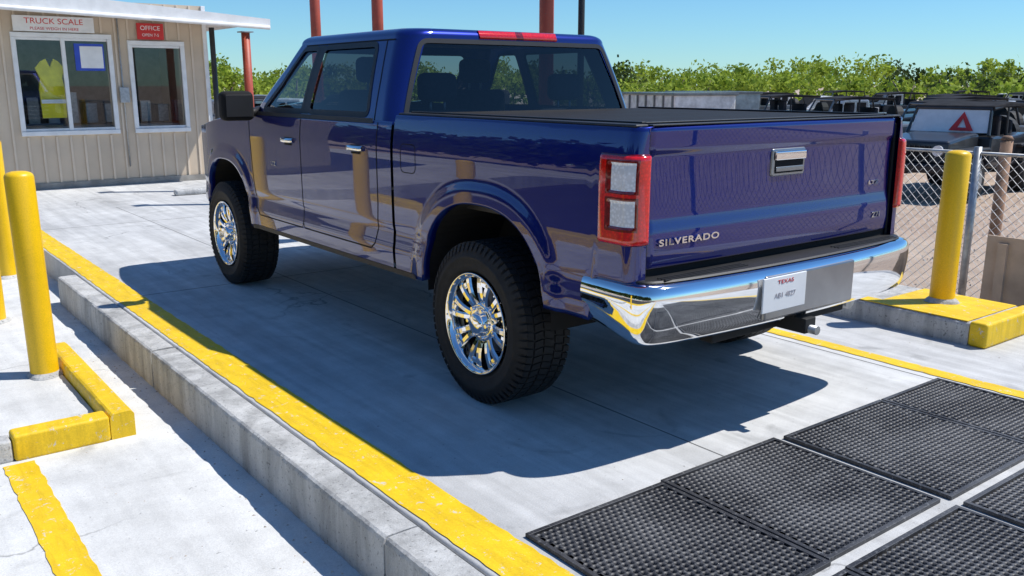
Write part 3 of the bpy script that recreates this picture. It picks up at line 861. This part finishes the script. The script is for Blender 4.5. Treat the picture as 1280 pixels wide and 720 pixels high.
# ================================================================= BUILDING
B=empty('office_building',(3,18,0)); BY=15.9
m_s=simple('beige_siding',(.62,.50,.37),.6,var=.12,scale=1.2,bmp=.1); m_s2=simple('beige_siding_rib',(.68,.56,.43),.55,var=.1,scale=2)
W1=(2.52,3.84,.92,2.36); W2=(4.22,5.0,.92,2.28); xl,xr=-2.5,5.45
zt=2.95
wb=[(xl,W1[0],BY,BY+.12,0,zt),(W1[0],W1[1],BY,BY+.12,0,W1[2]),(W1[0],W1[1],BY,BY+.12,W1[3],zt),(W1[1],W2[0],BY,BY+.12,0,zt),
    (W2[0],W2[1],BY,BY+.12,0,W2[2]),(W2[0],W2[1],BY,BY+.12,W2[3],zt),(W2[1],xr,BY,BY+.12,0,zt)]
multibox('front_wall',wb,m_s,B)
box('side_wall',xr-.12,xr-.001,BY+.121,20.5,0,zt,m_s,B); box('back_wall',xl,xr-.121,20.4,20.5,0,zt,m_s,B); box('left_wall',xl,xl+.1,BY+.121,20.39,0,zt,m_s,B)
ribs=[]
for x in np.arange(xl+.1,xr,.205):
    segs=[(.02,zt-.01)]
    for w_ in (W1,W2):
        if w_[0]-.11<x<w_[1]+.075: segs=[(.02,w_[2]-.09),(w_[3]+.09,zt-.01)]
    for a,b_ in segs: ribs.append((x,x+.035,BY-.02,BY-.0005,a,b_))
multibox('siding_ribs',ribs,m_s2,B,bev=.004)
box('base_trim',xl,xr+.01,BY-.03,BY-.0205,0,.10,simple('trim_grey',(.3,.28,.25),.7),B)
box('corner_trim',xr-.05,xr+.02,BY-.035,BY+.02,.1,zt,M['white'],B,bev=.004)
tube('downpipe',[(xr+.10,BY-.06,2.6),(xr+.10,BY-.06,.05)],.045,M['blackmetal'],B)
for k,w_ in enumerate((W1,W2)):
    x0,x1,z0,z1=w_; t=.07
    fb=[(x0-t,x1+t,BY-.045,BY+.03,z1,z1+t),(x0-t,x1+t,BY-.06,BY+.03,z0-t,z0),(x0-t,x0,BY-.045,BY+.03,z0+.001,z1-.001),(x1,x1+t,BY-.045,BY+.03,z0+.001,z1-.001)]
    xm=(x0+x1)/2
    if k==0: fb.append((xm-.03,xm+.03,BY-.03,BY+.03,z0+.001,z1-.001))
    fb.append((x0+.001,x1-.001,BY-.02,BY+.025,z1-.04,z1-.001)); fb.append((x0+.001,x1-.001,BY-.02,BY+.025,z0+.001,z0+.04))
    multibox('window_frame_%d'%k,fb,M['white'],B,bev=.006)
    mesh('window_glass_%d'%k,[(x0+.002,BY+.005,z0+.041),(x1-.002,BY+.005,z0+.041),(x1-.002,BY+.005,z1-.041),(x0+.002,BY+.005,z1-.041)],[(0,1,2,3)],M['winglass'],B)
box('room_back',xl+.1,xr-.13,18.2,18.25,.03,2.9,M['room'],B)
box('room_floor',xl+.1,xr-.13,BY+.13,18.19,.0,.03,M['room'],B)
box('room_ceiling',xl+.1,xr-.13,BY+.13,20.3,2.85,2.9,M['room'],B)
box('counter',W1[0],W2[1],BY+.3,BY+.8,.03,.98,M['room'],B,bev=.01)
multibox('shelf_items',[(W1[0]+.2+.3*k,W1[0]+.38+.3*k,BY+.9,BY+1.1,1.0,1.2+.35*random.random()) for k in range(9)],M['steel'],B,bev=.01)
def roofpoly(nm,pts,y0,y1,mat):
    n=len(pts); V=[(x,y0,z) for x,z in pts]+[(x,y1,z) for x,z in pts]
    F=[tuple(range(n)),tuple(range(2*n-1,n-1,-1))]+[(i,i+n,(i+1)%n+n,(i+1)%n) for i in range(n)]
    return mesh(nm,V,F,mat,B)
roofpoly('roof_fascia',[(xl-.6,2.86),(6.25,2.56),(6.25,2.72),(xl-.6,3.36)],14.95,15.0,M['white'])
roofpoly('roof_deck',[(xl-.6,3.29),(6.25,2.66),(6.25,2.69),(xl-.6,3.34)],15.001,20.9,simple('roof_sheet',(.62,.63,.64),.4,.5))
roofpoly('soffit',[(xl-.6,2.97),(6.24,2.62),(6.24,2.64),(xl-.6,2.99)],15.002,BY-.04,M['white'])
tube('gutter',[(-2.9,14.92,2.90),(6.22,14.92,2.58)],.035,M['white'],B)
sg=empty('wall_sign',(3.1,BY,2.6)); box('board',2.50,3.66,BY-.06,BY-.0475,2.445,2.68,M['white'],sg,bev=.004)
text('lettering','TRUCK SCALE',.12,M['redtxt'],sg,(3.08,BY-.0612,2.60),(R(90),0,0),.001,1.1); text('lettering_small','PLEASE WEIGH IN HERE',.06,M['redtxt'],sg,(3.08,BY-.0612,2.49),(R(90),0,0),.001,1.1)
sg=empty('wall_sign',(4.5,BY,2.5)); box('board',4.31,4.74,BY-.06,BY-.0475,2.37,2.63,M['redtxt'],sg,bev=.004)
text('lettering','OFFICE',.10,M['white'],sg,(4.525,BY-.0612,2.55),(R(90),0,0),.001,1.0); text('lettering_small','OPEN 7-5',.065,M['white'],sg,(4.525,BY-.0612,2.44),(R(90),0,0),.001,1.0)
sg=empty('notice_paper',(3.55,BY,2.1)); box('blue_backing',3.34,3.78,BY-.012,BY-.004,1.86,2.28,M['bluetxt'],sg); box('sheet',3.42,3.76,BY-.016,BY-.013,1.90,2.24,M['white'],sg)
vs=empty('safety_vest',(3.0,BY+.2,1.6))
out=[(-.22,0),(.22,0),(.23,.45),(.20,.62),(.26,.78),(.16,.88),(.07,.92),(.0,.78),(-.07,.92),(-.16,.88),(-.26,.78),(-.20,.62),(-.23,.45)]
V=[(2.98+a*.8,BY+.10-.03*math.cos(a*7),1.12+z) for a,z in out]+[(2.98+a*.8,BY+.16,1.12+z) for a,z in out]; n=len(out)
mesh('vest_cloth',V,[tuple(range(n)),tuple(range(2*n-1,n-1,-1))]+[(i,i+n,(i+1)%n+n,(i+1)%n) for i in range(n)],M['vest'],vs)
box('vest_stripe',2.80,3.16,BY+.055,BY+.065,1.35,1.41,M['white'],vs); box('hanger',2.9,3.06,BY+.1,BY+.12,2.02,2.04,M['blackmetal'],vs)
tube('conduit',[(4.02,BY-.03,2.9),(4.02,BY-.03,.3)],.012,M['steel'],B); box('meter_box',3.95,4.10,BY-.09,BY-.021,1.35,1.6,M['steel'],B,bev=.01)
ws=empty('wheel_stop',(4.6,14,0)); box('stop',4.1,5.4,13.75,13.9,0,.09,M['kerb'],ws,bev=.03)

# ================================================================= FENCE + board
FN=empty('chain_link_fence',(7.2,5,-.25)); FX=7.2; z0,z1=-.22,1.12
ya,yb=-3.0,20.0
lst=[]
for y in np.arange(3.4-2.4*2,20,2.4): lst.append(([(FX,y,-.25),(FX,y,z1+.05)],.03))
lst.append(([(FX,ya,z1),(FX,yb,z1)],.014))
tubes('posts_and_rail',lst,M['steel'],FN,10)
V=[];F=[];h=z1-z0; sp=.075; r=.0022
for sgn in (-1,1):
    for y in np.arange(ya-h,yb+h,sp):
        if sgn>0: a=(y,z0);b_=(y+h,z1)
        else: a=(y+h,z0);b_=(y,z1)
        ka=len(V); dy,dz=b_[0]-a[0],b_[1]-a[1]; L=math.hypot(dy,dz); ny,nz=-dz/L*r,dy/L*r
        if min(a[0],b_[0])<ya or max(a[0],b_[0])>yb: continue
        xo=FX+sgn*.002
        for p in (a,b_):
            V+= [(xo-r,p[0],p[1]),(xo+r*.6,p[0]+ny,p[1]+nz),(xo+r*.6,p[0]-ny,p[1]-nz)]
        F+=[(ka,ka+1,ka+4,ka+3),(ka+1,ka+2,ka+5,ka+4),(ka+2,ka,ka+3,ka+5)]
mesh('wire_mesh',V,F,M['steel'],FN)
rp=empty('rusty_post',(7.45,3.32,-.25)); tube('pipe',[(7.45,3.32,-.25),(7.47,3.31,1.22)],.045,M['rust'],rp,14); tube('cap',[(7.47,3.31,1.22),(7.47,3.31,1.25)],[.05,.03],M['rust'],rp,14)
pb=empty('plywood_board',(7.1,2.7,-.25)); box('sheet',7.13,7.16,1.75,3.22,-.24,.50,M['ply'],pb,bev=.004); multibox('battens',[(7.095,7.1295,1.8,1.87,-.25,.45),(7.095,7.1295,3.05,3.12,-.25,.45)],M['ply'],pb)

# ================================================================= YARD VEHICLES
cache={}
def geo_boxes(bs):
    V=[];F=[]
    for bx in bs:
        k=len(V); V+=bverts(*bx); F+=[tuple(i+k for i in f) for f in BF]
    return V,F
def geo_ext(pts,hw):
    n=len(pts); V=[(-hw,y,z) for y,z in pts]+[(hw,y,z) for y,z in pts]
    F=[tuple(range(n))[::-1],tuple(range(n,2*n))]+[(i,(i+1)%n,(i+1)%n+n,i+n) for i in range(n)]
    return V,F
def geo_tubes(lst,n=8):
    V=[];F=[]
    for pts,r in lst:
        v,f=tube_geo(pts,r,n); k=len(V); V+=v; F+=[tuple(i+k for i in q) for q in f]
    return V,F
def part(key,nm,geo,mat,parent,bev=0):
    if key+nm not in cache:
        me=D.meshes.new(nm); V,F=geo
        me.from_pydata([tuple(map(float,p)) for p in V],[],F); me.update(); me.materials.append(mat); cache[key+nm]=me
    me=cache[key+nm]
    o=D.objects.new(nm,me); COL.objects.link(o); o.parent=parent
    if me.materials[0]!=mat: o.material_slots[0].link='OBJECT'; o.material_slots[0].material=mat
    if bev:
        md=o.modifiers.new('b','BEVEL'); md.width=bev; md.segments=2; md.limit_method='ANGLE'
    return o
vc={'black':simple('dark_vehicle_paint',(.02,.021,.025),.35,coat=.4),'grey':simple('grey_vehicle_paint',(.16,.17,.18),.35,.3,coat=.4),
    'white':simple('white_vehicle_paint',(.70,.70,.70),.35,coat=.5),'olive':simple('olive_vehicle_paint',(.09,.10,.07),.6),'silver':simple('silver_vehicle_paint',(.40,.42,.44),.3,.5,coat=.6)}
M['canvas']=simple('black_canvas',(.03,.03,.033),.95,var=.3,spec=.1)
def wheels_geo(ys,hw,r=.37,w=.24):
    l=[];l2=[]
    for y in ys:
        for s in (-1,1):
            l.append(([(s*(hw-w/2),y,r),(s*(hw-w/2+.03),y,r),(s*(hw+w/2-.03),y,r),(s*(hw+w/2),y,r)],[r*.86,r,r,r*.86])); l2.append(([(s*(hw+w/2-.02),y,r),(s*(hw+w/2+.012),y,r)],r*.5))
    return geo_tubes(l,24),geo_tubes(l2,14)
def jeep(x,y,rot,col,top_=1,sc=1.,sign=False):
    e=empty('off_road_vehicle',(x,y,-.25),rot); e.scale=(sc,)*3; c=vc[col]; k='jeep'
    a,b_=wheels_geo((-1.15,1.2),.72); part(k,'tyres',a,M['rubber'],e); part(k,'rims',b_,M['steel'],e)
    part(k,'tub',geo_ext([(-1.7,.55),(-1.72,1.0),(-1.2,1.03),(-.55,1.0),(.45,1.02),(.5,.5),(-.6,.48)],.74),c,e,.04)
    part(k,'bonnet',geo_ext([(.5,.55),(.5,1.07),(1.0,1.05),(1.68,.98),(1.72,.6)],.55),c,e,.05)
    part(k,'fenders',geo_boxes([(s*.56 if s>0 else -.84,.84 if s>0 else -.56,yy-.48,yy+.5,.80,.86) for s in (-1,1) for yy in (-1.15,1.2)]),M['plastic'],e,.03)
    part(k,'bumpers',geo_boxes([(-.72,.72,1.74,1.86,.48,.62),(-.72,.72,-1.86,-1.74,.48,.62)]),M['plastic'],e,.03)
    part(k,'grille_slots',geo_boxes([(xx-.022,xx+.022,1.70,1.735,.68,.90) for xx in np.arange(-.24,.25,.08)]),M['gap'],e)
    part(k,'headlights',geo_tubes([([(s*.40,1.68,.83),(s*.40,1.745,.83)],.085) for s in (-1,1)],16),M['whitelens'],e)
    part(k,'windscreen_frame',geo_tubes([([(-.68,.48,1.03),(-.62,.28,1.46),(.62,.28,1.46),(.68,.48,1.03)],.028)]),c,e)
    wv=[(-.64,.45,1.07),(.64,.45,1.07),(.59,.29,1.44),(-.59,.29,1.44)]
    part(k+('w' if sign else ''),'windscreen_panel' if sign else 'windscreen',(wv,[(0,1,2,3)]),M['white'] if sign else M['clearglass'],e)
    if sign:
        q=part(k,'triangle_mark',([(-.42,.436,1.10),(-.02,.436,1.10),(-.2,.30,1.41),(-.29,.405,1.15),(-.15,.405,1.15),(-.21,.35,1.30)],[(0,1,4,3),(1,2,5,4),(2,0,3,5)]),M['redtxt'],e)
        q.location=(0,.03,0)
    cage=[([(s*.64,.28,1.46),(s*.62,-.45,1.52),(s*.62,-1.45,1.48),(s*.66,-1.6,1.0)],.03) for s in (-1,1)]+[([(-.62,-.45,1.0),(-.62,-.45,1.52),(.62,-.45,1.52),(.62,-.45,1.0)],.03),([(-.62,-1.45,1.48),(.62,-1.45,1.48)],.03)]
    part(k,'roll_cage',geo_tubes(cage),M['plastic'],e)
    part(k,'seats',geo_boxes([(s*.35-.22,s*.35+.22,-.35,-.22,.95,1.35) for s in (-1,1)]+[(-.5,.5,-1.1,-.98,.95,1.25)]),M['seat'],e,.04)
    if top_: part(k,'canvas_roof',geo_ext([(.30,1.47),(.28,1.51),(-.45,1.57),(-1.48,1.52),(-1.5,1.48)],.66),M['canvas'],e,.02)
    part(k,'spare_wheel',geo_tubes([([(.0,-1.76,.95),(.0,-1.96,.95)],.35)],22),M['rubber'],e)
    return e
def utility(x,y,rot,col):
    e=empty('parked_pickup',(x,y,-.25),rot); e.scale=(.9,.9,.86); c=vc[col]; k='ut'
    a,b_=wheels_geo((-1.5,1.55),.78,.36,.23); part(k,'tyres',a,M['rubber'],e); part(k,'rims',b_,M['steel'],e)
    part(k,'body',geo_ext([(-2.5,.5),(-2.55,1.05),(-.6,1.05),(-.55,1.02),(1.1,1.03),(1.3,1.05),(2.35,.95),(2.5,.8),(2.5,.5),(1.97,.48),(1.9,.7),(1.7,.82),(1.4,.82),(1.2,.7),(1.13,.48),(-1.08,.48),(-1.15,.7),(-1.35,.82),(-1.65,.82),(-1.85,.7),(-1.92,.48)],.86),c,e,.03)
    part(k,'cab',geo_ext([(-.6,1.02),(-.5,1.6),(.35,1.64),(.55,1.6),(1.2,1.03)],.72),c,e,.06)
    part(k,'side_windows',geo_boxes([(-.731,.731,-.38,.02,1.12,1.5),(-.731,.731,.10,.52,1.12,1.5)]),M['gap'],e,.02)
    q=part(k,'windscreen',([(-.62,1.15,1.09),(.62,1.15,1.09),(.58,.64,1.55),(-.58,.64,1.55)],[(0,1,2,3)]),M['gap'],e); q.location=(0,.035,.02)
    part(k,'bumpers',geo_boxes([(-.85,.85,2.5,2.62,.45,.62),(-.85,.85,-2.68,-2.56,.45,.62)]),M['chrome'],e,.03)
    part(k,'grille',geo_boxes([(-.5,.5,2.48,2.515,.64,.86)]),M['gap'],e)
    part(k,'headlights',geo_boxes([(s*.66-.14,s*.66+.14,2.47,2.52,.68,.86) for s in (-1,1)]),M['whitelens'],e,.01)
    return e
def trailer(x,y,rot,col):
    e=empty('box_trailer',(x,y,-.25),rot); c=vc[col]; k='tr'
    a,b_=wheels_geo((-.45,.45),.92,.33,.2); part(k,'tyres',a,M['rubber'],e); part(k,'rims',b_,M['steel'],e)
    part(k,'box',geo_boxes([(-.85,.85,-1.6,1.6,.55,1.65)]),c,e,.03)
    part(k,'ribs',geo_boxes([(-.89,.89,yy,yy+.06,.56,1.64) for yy in np.arange(-1.55,1.55,.5)]+[(-.9,.9,-1.64,1.64,1.62,1.69),(-.9,.9,-1.64,1.64,.5,.58)]),vc['grey'],e,.01)
    part(k,'mudguards',geo_boxes([(s*.95-.12,s*.95+.12,-.9,.9,.70,.74) for s in (-1,1)]),M['plastic'],e)
    part(k,'drawbar',geo_tubes([([(-.5,1.6,.5),(0,2.6,.5)],.04),([(.5,1.6,.5),(0,2.6,.5)],.04),([(0,2.5,0.02),(0,2.5,.6)],.04)]),M['steel'],e)
    return e
def fs(f,s): return (.606*f+.795*s,.795*f-.606*s)
def place(fn,f,s,rot,*a,**k): x,y=fs(f,s); return fn(x,y,rot,*a,**k)
place(jeep,16.0,7.9,R(95),'black',2,1.02,sign=True)
place(jeep,17.0,11.2,R(80),'black',2,1.0)
place(jeep,20.5,9.6,R(62),'grey',2); place(jeep,21.5,12.6,R(60),'black',2)
place(jeep,26,9.2,R(58),'grey',2); place(jeep,26,12.4,R(62),'black',1); place(utility,27,15.5,R(70),'white')
place(jeep,31,8.8,R(60),'black',2); place(utility,32,11.8,R(62),'silver'); place(jeep,32,15.2,R(60),'black',1); place(utility,34,18.2,R(60),'grey')
for i,s_ in enumerate(np.arange(10.5,27,3.1)):
    place([jeep,utility][i%2],40+random.uniform(-1,1),s_,R(60+random.uniform(-8,8)),['grey','white','black','silver','olive'][i%5])
for i,s_ in enumerate(np.arange(8,34,3.3)):
    place([utility,jeep][i%2],50+random.uniform(-1.5,1.5),s_,R(60+random.uniform(-8,8)),['silver','black','white','grey'][i%4])
place(trailer,24,4.3,R(-20),'white'); place(trailer,27.5,6.0,R(-28),'silver'); place(jeep,29,3.9,R(120),'black',2)
for f,s_,c in ((30,-9.6,'silver'),(33,-8.0,'white'),(36,-10.5,'grey'),(44,-12,'silver'),(45,-8.5,'black')): place(utility,f,s_,R(20+f),c)
place(jeep,26,-7.6,R(150),'grey')

# ================================================================= TREES
def foliage(name,clumps,parent=None,leaves=230,mat=None,lsz=(.16,.34)):
    Vs=[]
    for (x,y,z0,w,h) in clumps:
        nb=rng.integers(6,11)
        cx=x+rng.normal(0,w*.28,nb); cy=y+rng.normal(0,w*.28,nb); cz=z0+h*(.30+.50*rng.random(nb)); cr=w*(.13+.15*rng.random(nb))
        k=rng.integers(0,nb,leaves)
        d=rng.normal(size=(leaves,3)); d/=np.linalg.norm(d,axis=1)[:,None]; rad=(rng.random(leaves)**.5)[:,None]*(1+.5*(rng.random((leaves,1))>.9))
        P=np.stack([cx[k],cy[k],cz[k]],1)+d*rad*cr[k][:,None]*np.array([1,1,.85])
        P[:,2]=np.maximum(P[:,2],z0+.05)
        Vs.append(P)
    P=np.concatenate(Vs); n=len(P)
    u=rng.normal(size=(n,3)); u/=np.linalg.norm(u,axis=1)[:,None]; t=rng.normal(size=(n,3)); v=np.cross(u,t); v/=np.linalg.norm(v,axis=1)[:,None]
    sz=rng.uniform(lsz[0],lsz[1],n)[:,None]
    Q=np.stack([P-u*sz,P+v*sz*.6,P+u*sz,P-v*sz*.6],1).reshape(-1,3)
    me=D.meshes.new(name); me.vertices.add(len(Q)); me.vertices.foreach_set('co',Q.ravel())
    me.loops.add(n*4); me.loops.foreach_set('vertex_index',np.arange(n*4,dtype=np.int32)); me.polygons.add(n); me.polygons.foreach_set('loop_start',np.arange(n,dtype=np.int32)*4)
    me.update(calc_edges=True); me.validate(); me.materials.append(mat or M['leaf']); o=D.objects.new(name,me); COL.objects.link(o)
    if parent: adopt(o,parent)
    return o
TL=empty('distant_tree_line',(50,70,-.25))
cl=[];cl2=[];tr=[]
for row,(dist,hh) in enumerate(((60,2.6),(67,3.3),(76,3.9),(88,4.4))):
    az=-20. if row else -8.
    while az<85:
        az+= (2.2+rng.random()*1.6)/dist*57.3
        d=dist+rng.normal()*2.2; a=R(az); h=hh*(.74+.40*rng.random()); x=d*math.sin(a); y=d*math.cos(a)
        (cl2 if rng.random()<.08 else cl).append((x,y,-.25,3.2+rng.random()*1.8,h))
        if row<2: tr.append(([(x,y,-.3),(x+rng.normal()*.2,y,h*.35),(x+rng.normal()*.6,y+rng.normal()*.4,h*.7)],[.11,.08,.03]))
foliage('foliage',cl,TL,620,lsz=(.10,.22)); foliage('dark_foliage',cl2,TL,620,M['leafd'],(.10,.22)); tubes('trunks',tr,M['bark'],TL,5)
TL2=empty('unseen_reflection_hedge',(-14,10,-.25)); cl=[]  # unseen hedge, added so the upper truck side mirrors something dark
for i in range(130): cl.append((-14+rng.normal()*1.2,-30+i*.72+rng.normal()*.5,-.25,4,4.5+rng.random()*2))
foliage('foliage',cl,TL2,300,M['leafd'],lsz=(.25,.45))
cl=[]
for i in range(120):
    x,y=fs(rng.uniform(55,59),rng.uniform(-35,45)); cl.append((x,y,-.25,1.6,.7))
foliage('low_scrub',cl,None,90,leafmat('dry_scrub',(.20,.19,.08),(.28,.26,.12)),(.06,.16))
V=[];F=[]
def pebble(x,y,z,r):
    k=len(V)
    for (a,b_,c_) in ((-1,-.6,0),(1,-.7,0),(.1,1,0),(0,0,.9)): V.append((x+a*r*random.uniform(.6,1.2),y+b_*r*random.uniform(.6,1.2),z+c_*r*random.uniform(.5,1)))
    F.extend([(k,k+1,k+3),(k+1,k+2,k+3),(k+2,k,k+3)])
for i in range(5000): pebble(random.uniform(6.75,16),random.uniform(0,16),-.25,random.uniform(.006,.03))
for i in range(300): pebble(random.uniform(-1.5,1.45),random.uniform(1.5,9),-.246,random.uniform(.002,.007))
for i in range(160): pebble(random.uniform(1.30,1.45),random.uniform(1.5,8.5),-.246,random.uniform(.003,.009))
for i in range(180): pebble(random.uniform(1.9,6.6),random.uniform(1.5,8),0,random.uniform(.0015,.005))
mesh('gravel',V,F,M['stone'])

# ================================================================= LIGHT, SKY, CAMERA
sd=Vector((-.55,.33,-1)).normalized()
L=D.lights.new('sun','SUN'); L.energy=5; L.angle=R(.5); L.color=(1,.97,.92)
lo=D.objects.new('sun',L); COL.objects.link(lo); lo.rotation_euler=sd.to_track_quat('-Z','Y').to_euler()
w=D.worlds.new('World'); SC.world=w; w.use_nodes=True; nt=w.node_tree
bg=nt.nodes['Background']; sky=nt.nodes.new('ShaderNodeTexSky'); sky.sky_type='NISHITA'; sky.sun_disc=False
sky.sun_elevation=math.asin(-sd.z); sky.sun_rotation=math.atan2(-sd.x,-sd.y); sky.air_density=1.0; sky.dust_density=0; sky.ozone_density=3.0
mx=mixc(nt,1.,sky.outputs[0],(.58,.94,1.22),'MULTIPLY')
nt.links.new(mx,bg.inputs['Color']); bg.inputs['Strength'].default_value=.108
cam=D.cameras.new('camera'); co=D.objects.new('camera',cam); COL.objects.link(co); SC.camera=co
co.location=(0,0,1.65); co.rotation_euler=(R(90-12.9),0,R(-37.3)); cam.sensor_width=36; cam.lens=31.3; cam.clip_end=3000; cam.clip_start=.05
SC.view_settings.view_transform='Standard'; SC.view_settings.look='None'; SC.view_settings.exposure=0
